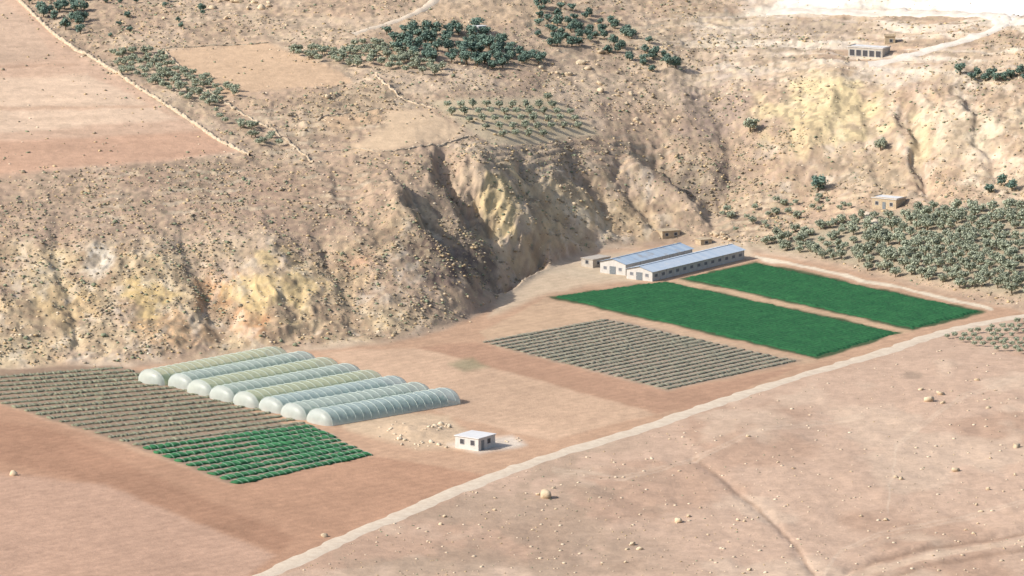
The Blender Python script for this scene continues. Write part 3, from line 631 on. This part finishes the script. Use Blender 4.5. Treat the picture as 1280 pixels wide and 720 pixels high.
addt(gridpts([(1172,424),(1296,400),(1296,448),(1235,440)],11.5,5.6,.15,.92),1.4,2.0,'olive','tiny olive sapling in the young plot below the road at the right edge','young saplings below the road')
for kind,VV,nm in (('olive',OV,'olive_tree'),('dark',DV,'evergreen_tree')):
    T=sorted([t for t in TREES if t[5]==kind],key=lambda t:-t[0])
    for t in T[:300]:
        _,x,y,z,s,_,lab,grp=t; cm,tm=random.choice(VV); o=empty(nm,(x,y,z-.03),random.uniform(0,6.28),label=lab,category='tree',group=grp); o.scale=(s*random.uniform(.9,1.1),s,s*random.uniform(.82,1.05))
        link('crown',cm,None,o); link('trunk',tm,None,o)
    rest=T[300:]
    if rest:
        V0=np.zeros(len(VV[0][0].vertices)*3); VV[0][0].vertices.foreach_get('co',V0); V0=V0.reshape(-1,3); n0=len(V0); Vs=[];Fs=[]; f0=np.arange(n0).reshape(-1,4)
        for i,t in enumerate(rest):
            a=random.uniform(0,6.28);c,s_=math.cos(a),math.sin(a); Rm=np.array([[c,-s_,0],[s_,c,0],[0,0,1]]); Vs.append((V0@Rm.T)*t[4]+np.array(t[1:4])); Fs.append(f0+i*n0)
        link('distant_'+nm+'s',npmesh('distant_trees',np.concatenate(Vs),np.concatenate(Fs)),VV[0][0].materials[0],kind='stuff',label='many small distant %s scattered over the upper slopes'%('olive trees' if kind=='olive' else 'evergreen trees'),category='trees')
# ---------------------------------------------------------------- scrub
Ns=90000
cx=rng.uniform(-40,1320,Ns); cy=rng.uniform(-18,460,Ns)
w=wildmask(cx,cy); k=rng.random(Ns)<w; cx,cy,w=cx[k],cy[k],w[k]; xs,ys,zs=surf(cx,cy)
den=.22+1.1*sst(.4,.62,fbm(xs/12,ys/16,301,4))
for (px0,py0,rx,ry,kf) in ((556,325,74,60,2.4),(866,212,90,28,1.8),(640,195,130,20,1.9),(1040,140,75,38,.3),(1230,180,60,60,.6),(125,322,26,30,.2),(350,350,50,40,.45),(1120,6,220,22,.08),(680,350,50,22,.0),(930,275,90,30,1.6),(250,255,200,30,1.3),(790,325,90,24,.0),(1100,95,120,20,.5),(240,30,120,35,1.7),(430,150,70,50,1.4)):
    k=sst(1.2,.7,np.hypot((cx-px0)/rx,(cy-py0)/ry)); den=den*(1-k+k*kf)
for R_ in ([(1085,82),(1135,70),(1205,50),(1254,31),(1215,16),(1090,12),(960,9)],[(1080,268),(1092,288),(1098,300)]):
    den=den*sst(5,9,pdist(cx,cy,R_,2))
keep=rng.random(len(cx))<den*.5; cx,cy,xs,ys,zs=cx[keep],cy[keep],xs[keep],ys[keep],zs[keep]; n=len(cx)
sz=.14+.42*rng.random(n)**3.0; sz*=1+.6*(rng.random(n)<.03)
fx=rng.uniform(340,1300,2400); fy=rng.uniform(430,722,2400); k=(fy-np.interp(fx,[p[0] for p in MAIN],[p[1] for p in MAIN])>7); k&=(rng.random(2400)<np.where(fx-(fy-600)*.5<900,.6,.14)); fx,fy=fx[k],fy[k]; x2,y2,z2=surf(fx,fy)
allx=np.concatenate([xs,x2]); ally=np.concatenate([ys,y2]); allz=np.concatenate([zs,z2]); sz=np.concatenate([sz,.11+.13*rng.random(len(x2))])
order=np.argsort(-sz/ally); big=order[:300]; rest=order[300:]
SV=[]
for i in range(6):
    m_='scrub' if i<4 else 'scrubgreen'
    V,Fb=blobs(np.array([(0,0,.35),(.35,.1,.25),(-.3,.25,.25),(.05,-.35,.22)]),np.array([(.7,.7,.6),(.5,.5,.42),(.5,.5,.42),(.45,.5,.4)]),.42,I2,seed=700+i); me=npmesh('desert_shrub',V,Fb); me.materials.append(M[m_]); SV.append(me)
for i in big:
    px_,py_=inv(allx[i],ally[i])
    if px_<480: lab,g='dusty low shrub on the yellow cliff and slopes at the left','dusty shrubs on the left cliff'
    elif px_<900: lab,g='dusty low shrub on the eroded gullies and slopes in the middle','dusty shrubs on the middle slopes'
    else: lab,g='dusty low shrub on the pale hills at the right','dusty shrubs on the right hills'
    o=link('desert_shrub',random.choice(SV),None,label=lab,category='shrub',group=g); s=sz[i]*.9; o.location=(allx[i],ally[i],allz[i]); o.rotation_euler=(0,0,random.uniform(0,6.28)); o.scale=(s,s,s*.85)
ri=rest; gm=rng.random(len(ri))
for nm,sel,mm,lb in (('dry_scrub',ri[gm<.55],'scrub','low dusty brown bushes dotted over the hillsides'),('green_scrub',ri[(gm>=.55)&(gm<.72)],'scrubgreen','low grey-green bushes dotted over the hillsides'),('dry_grass_tufts',ri[gm>=.72],'golden','golden dry grass tufts dotted over the hillsides')):
    s=sz[sel]; V,Fb=blobs(np.stack([allx[sel],ally[sel],allz[sel]+s*.18],1),np.stack([s,s*(.8+.4*rng.random(len(s))),s*.6],1),.4,I1,seed=9)
    link(nm,npmesh(nm,V,Fb),M[mm],kind='stuff',label=lb,category='scrub')
# ---------------------------------------------------------------- rocks
def rockmesh(seed,mt):
    r=np.random.default_rng(seed); V,Fb=I2; V=V.copy()
    for k in range(9):
        nn=r.normal(size=3); nn/=np.linalg.norm(nn); d=r.uniform(.55,.85); t=V@nn; V=V-np.where(t>d,t-d,0)[:,None]*nn
    V=V*(1+.07*r.normal(size=len(V)))[:,None]*np.array([1,r.uniform(.6,.9),r.uniform(.5,.8)]); me=npmesh('boulder',V,Fb); me.materials.append(M[mt]); return me
RV=[rockmesh(800+i,'rock') for i in range(7)]; RR=[rockmesh(850+i,'rubble') for i in range(4)]
def rock(px,py,wpx,label,group=None,VV=RV):
    p=P(px,py); s=wpx/2*p[1]/F_; o=link('boulder',random.choice(VV),None,label=label,category='rock'); 
    if group: o['group']=group
    o.location=(p[0],p[1],p[2]+s*.2); o.rotation_euler=(random.uniform(-.3,.3),random.uniform(-.3,.3),random.uniform(0,6.28)); o.scale=(s,s,s)
rock(682,624,23,'largest pale boulder lying just below the dirt road'); rock(848,652,15,'single rounded boulder right of centre on the bare slope')
rock(790,681,12,'upper boulder of the trio at the bottom of the bare slope'); rock(799,687,11,'right-hand boulder of the trio at the bottom of the bare slope'); rock(784,687,7,'small left-hand boulder of the trio at the bottom of the bare slope')
rock(406,671,12,'brown boulder just above the dirt road at the lower left'); rock(1162,502,17,'flat pale boulder on the slope below the right part of the road')
rock(1176,494,12,'pale boulder right beside the flat one below the right road'); rock(1151,488,9,'small boulder above the flat pale one at right')
rock(1195,589,13,'tan boulder alone at the right of the bare slope'); rock(1126,601,8,'small tan stone left of the lone right boulder'); rock(1108,650,9,'small pale stone low on the right slope')
rock(1226,640,8,'small stone near the lower right terrace bank'); rock(1271,560,13,'pale boulder at the right edge of the picture'); rock(556,646,8,'small stone below the road near the bottom centre'); rock(16,594,14,'boulder on the ploughed ground at the left edge')
def scat(n,poly,lo,hi,label,group,VV=RV):
    xs=[p[0] for p in poly]; ys=[p[1] for p in poly]; k=0; g=0
    while k<n and g<n*40:
        g+=1; x=random.uniform(min(xs),max(xs)); y=random.uniform(min(ys),max(ys))
        if pmask(np.array([x]),np.array([y]),poly,.5)[0]>.5: rock(x,y,lo+(hi-lo)*random.random()**2.2,label,group,VV); k+=1
scat(76,[(560,645),(700,592),(900,528),(1280,445),(1280,720),(420,720)],3,9,'small stone scattered on the bare slope below the dirt road','stones on the bare slope')
scat(50,[(470,532),(520,518),(560,524),(566,537),(530,548),(560,560),(520,562),(470,548)],3,10,'pale rubble stone in the heap left of the small white house','rubble heap left of the small white house',RR)
scat(8,[(612,552),(650,546),(652,556),(620,562)],3,6,'white rubble piece right of the small white house','rubble right of the small white house',RR)
scat(28,[(740,100),(790,105),(850,140),(880,170),(800,160),(750,130)],5,16,'large tan boulder in the outcrop on the upper middle slope','outcrop on the upper middle slope')
scat(13,[(670,78),(750,60),(760,85),(690,100)],5,15,'large tan boulder below the dark trees near the top','outcrop below the dark trees')
scat(12,[(255,-6),(345,-6),(330,16),(270,14)],7,18,'large orange boulder in the outcrop at the top left edge','outcrop at the top left edge')
scat(9,[(375,110),(420,110),(410,160),(380,160)],4,11,'tan boulder on the terraces left of centre','rocks on the terraces left of centre')
scat(10,[(60,-4),(480,-4),(470,40),(200,50)],4,9,'small boulder scattered on the top left slope','rocks on the top left slope')
scat(18,[(480,190),(840,185),(900,240),(560,330),(470,260)],4,9,'small boulder on the gullied middle slope','rocks on the gullied middle slope')
scat(12,[(0,240),(460,240),(480,300),(0,300)],4,8,'small boulder above the yellow cliff','rocks above the yellow cliff')
scat(13,[(520,360),(600,340),(640,360),(600,410),(520,430)],4,11,'boulder below the dark scree at the cliff foot','rocks below the dark scree')
scat(17,[(850,284),(910,286),(925,306),(870,304)],4,12,'tan boulder on the bank behind the sheds','rocks behind the sheds')
scat(10,[(900,20),(1280,40),(1280,90),(900,80)],4,9,'pale block on the strata at the upper right','blocks on the upper right strata',RR)
ng=7000; cx=rng.uniform(0,1290,ng); cy=rng.uniform(-10,720,ng); fg_=cy-np.interp(cx,[p[0] for p in MAIN],[p[1] for p in MAIN])
w=wildmask(cx,cy)+np.where((fg_>6)&(cx>340),.5,0); k=rng.random(ng)<w*.8; cx,cy=cx[k],cy[k]; x,y,z=surf(cx,cy); s=.12+.26*rng.random(len(x))**2.5
V,Fb=blobs(np.stack([x,y,z+.04],1),np.stack([s*1.3,s,s*.7],1),.25,I1,seed=5); link('loose_stones',npmesh('loose_stones',V,Fb),M['rubble'],kind='stuff',label='loose pale stones strewn over the slopes',category='stones')
# ---------------------------------------------------------------- light, sky, camera
sd=np.array([-.78,-.27,.60]); sd/=np.linalg.norm(sd)
el=math.asin(sd[2]); az=math.atan2(sd[0],sd[1])
W=bpy.data.worlds.new('World'); S.world=W; W.use_nodes=True; nt=W.node_tree; sky=nt.nodes.new('ShaderNodeTexSky'); sky.sky_type='NISHITA'; sky.sun_disc=False; sky.sun_elevation=el; sky.sun_rotation=az%(2*math.pi); sky.air_density=1.0; sky.dust_density=3.0
nt.links.new(sky.outputs[0],nt.nodes['Background'].inputs[0]); nt.nodes['Background'].inputs[1].default_value=.15
ld=bpy.data.lights.new('sun','SUN'); ld.energy=4.6; ld.angle=R(.5); ld.color=(1,.955,.89); lo=bpy.data.objects.new('sun',ld); COL.objects.link(lo)
from mathutils import Vector
lo.rotation_euler=Vector(sd).to_track_quat('Z','Y').to_euler()
cd=bpy.data.cameras.new('camera'); cd.sensor_width=36; cd.lens=F_/1280*36; cd.clip_start=1; cd.clip_end=6000; co=bpy.data.objects.new('camera',cd); COL.objects.link(co); co.location=(0,0,HC); co.rotation_euler=(math.pi/2-PITCH,0,0); S.camera=co
S.view_settings.view_transform='Standard'; S.view_settings.look='None'; S.view_settings.exposure=0
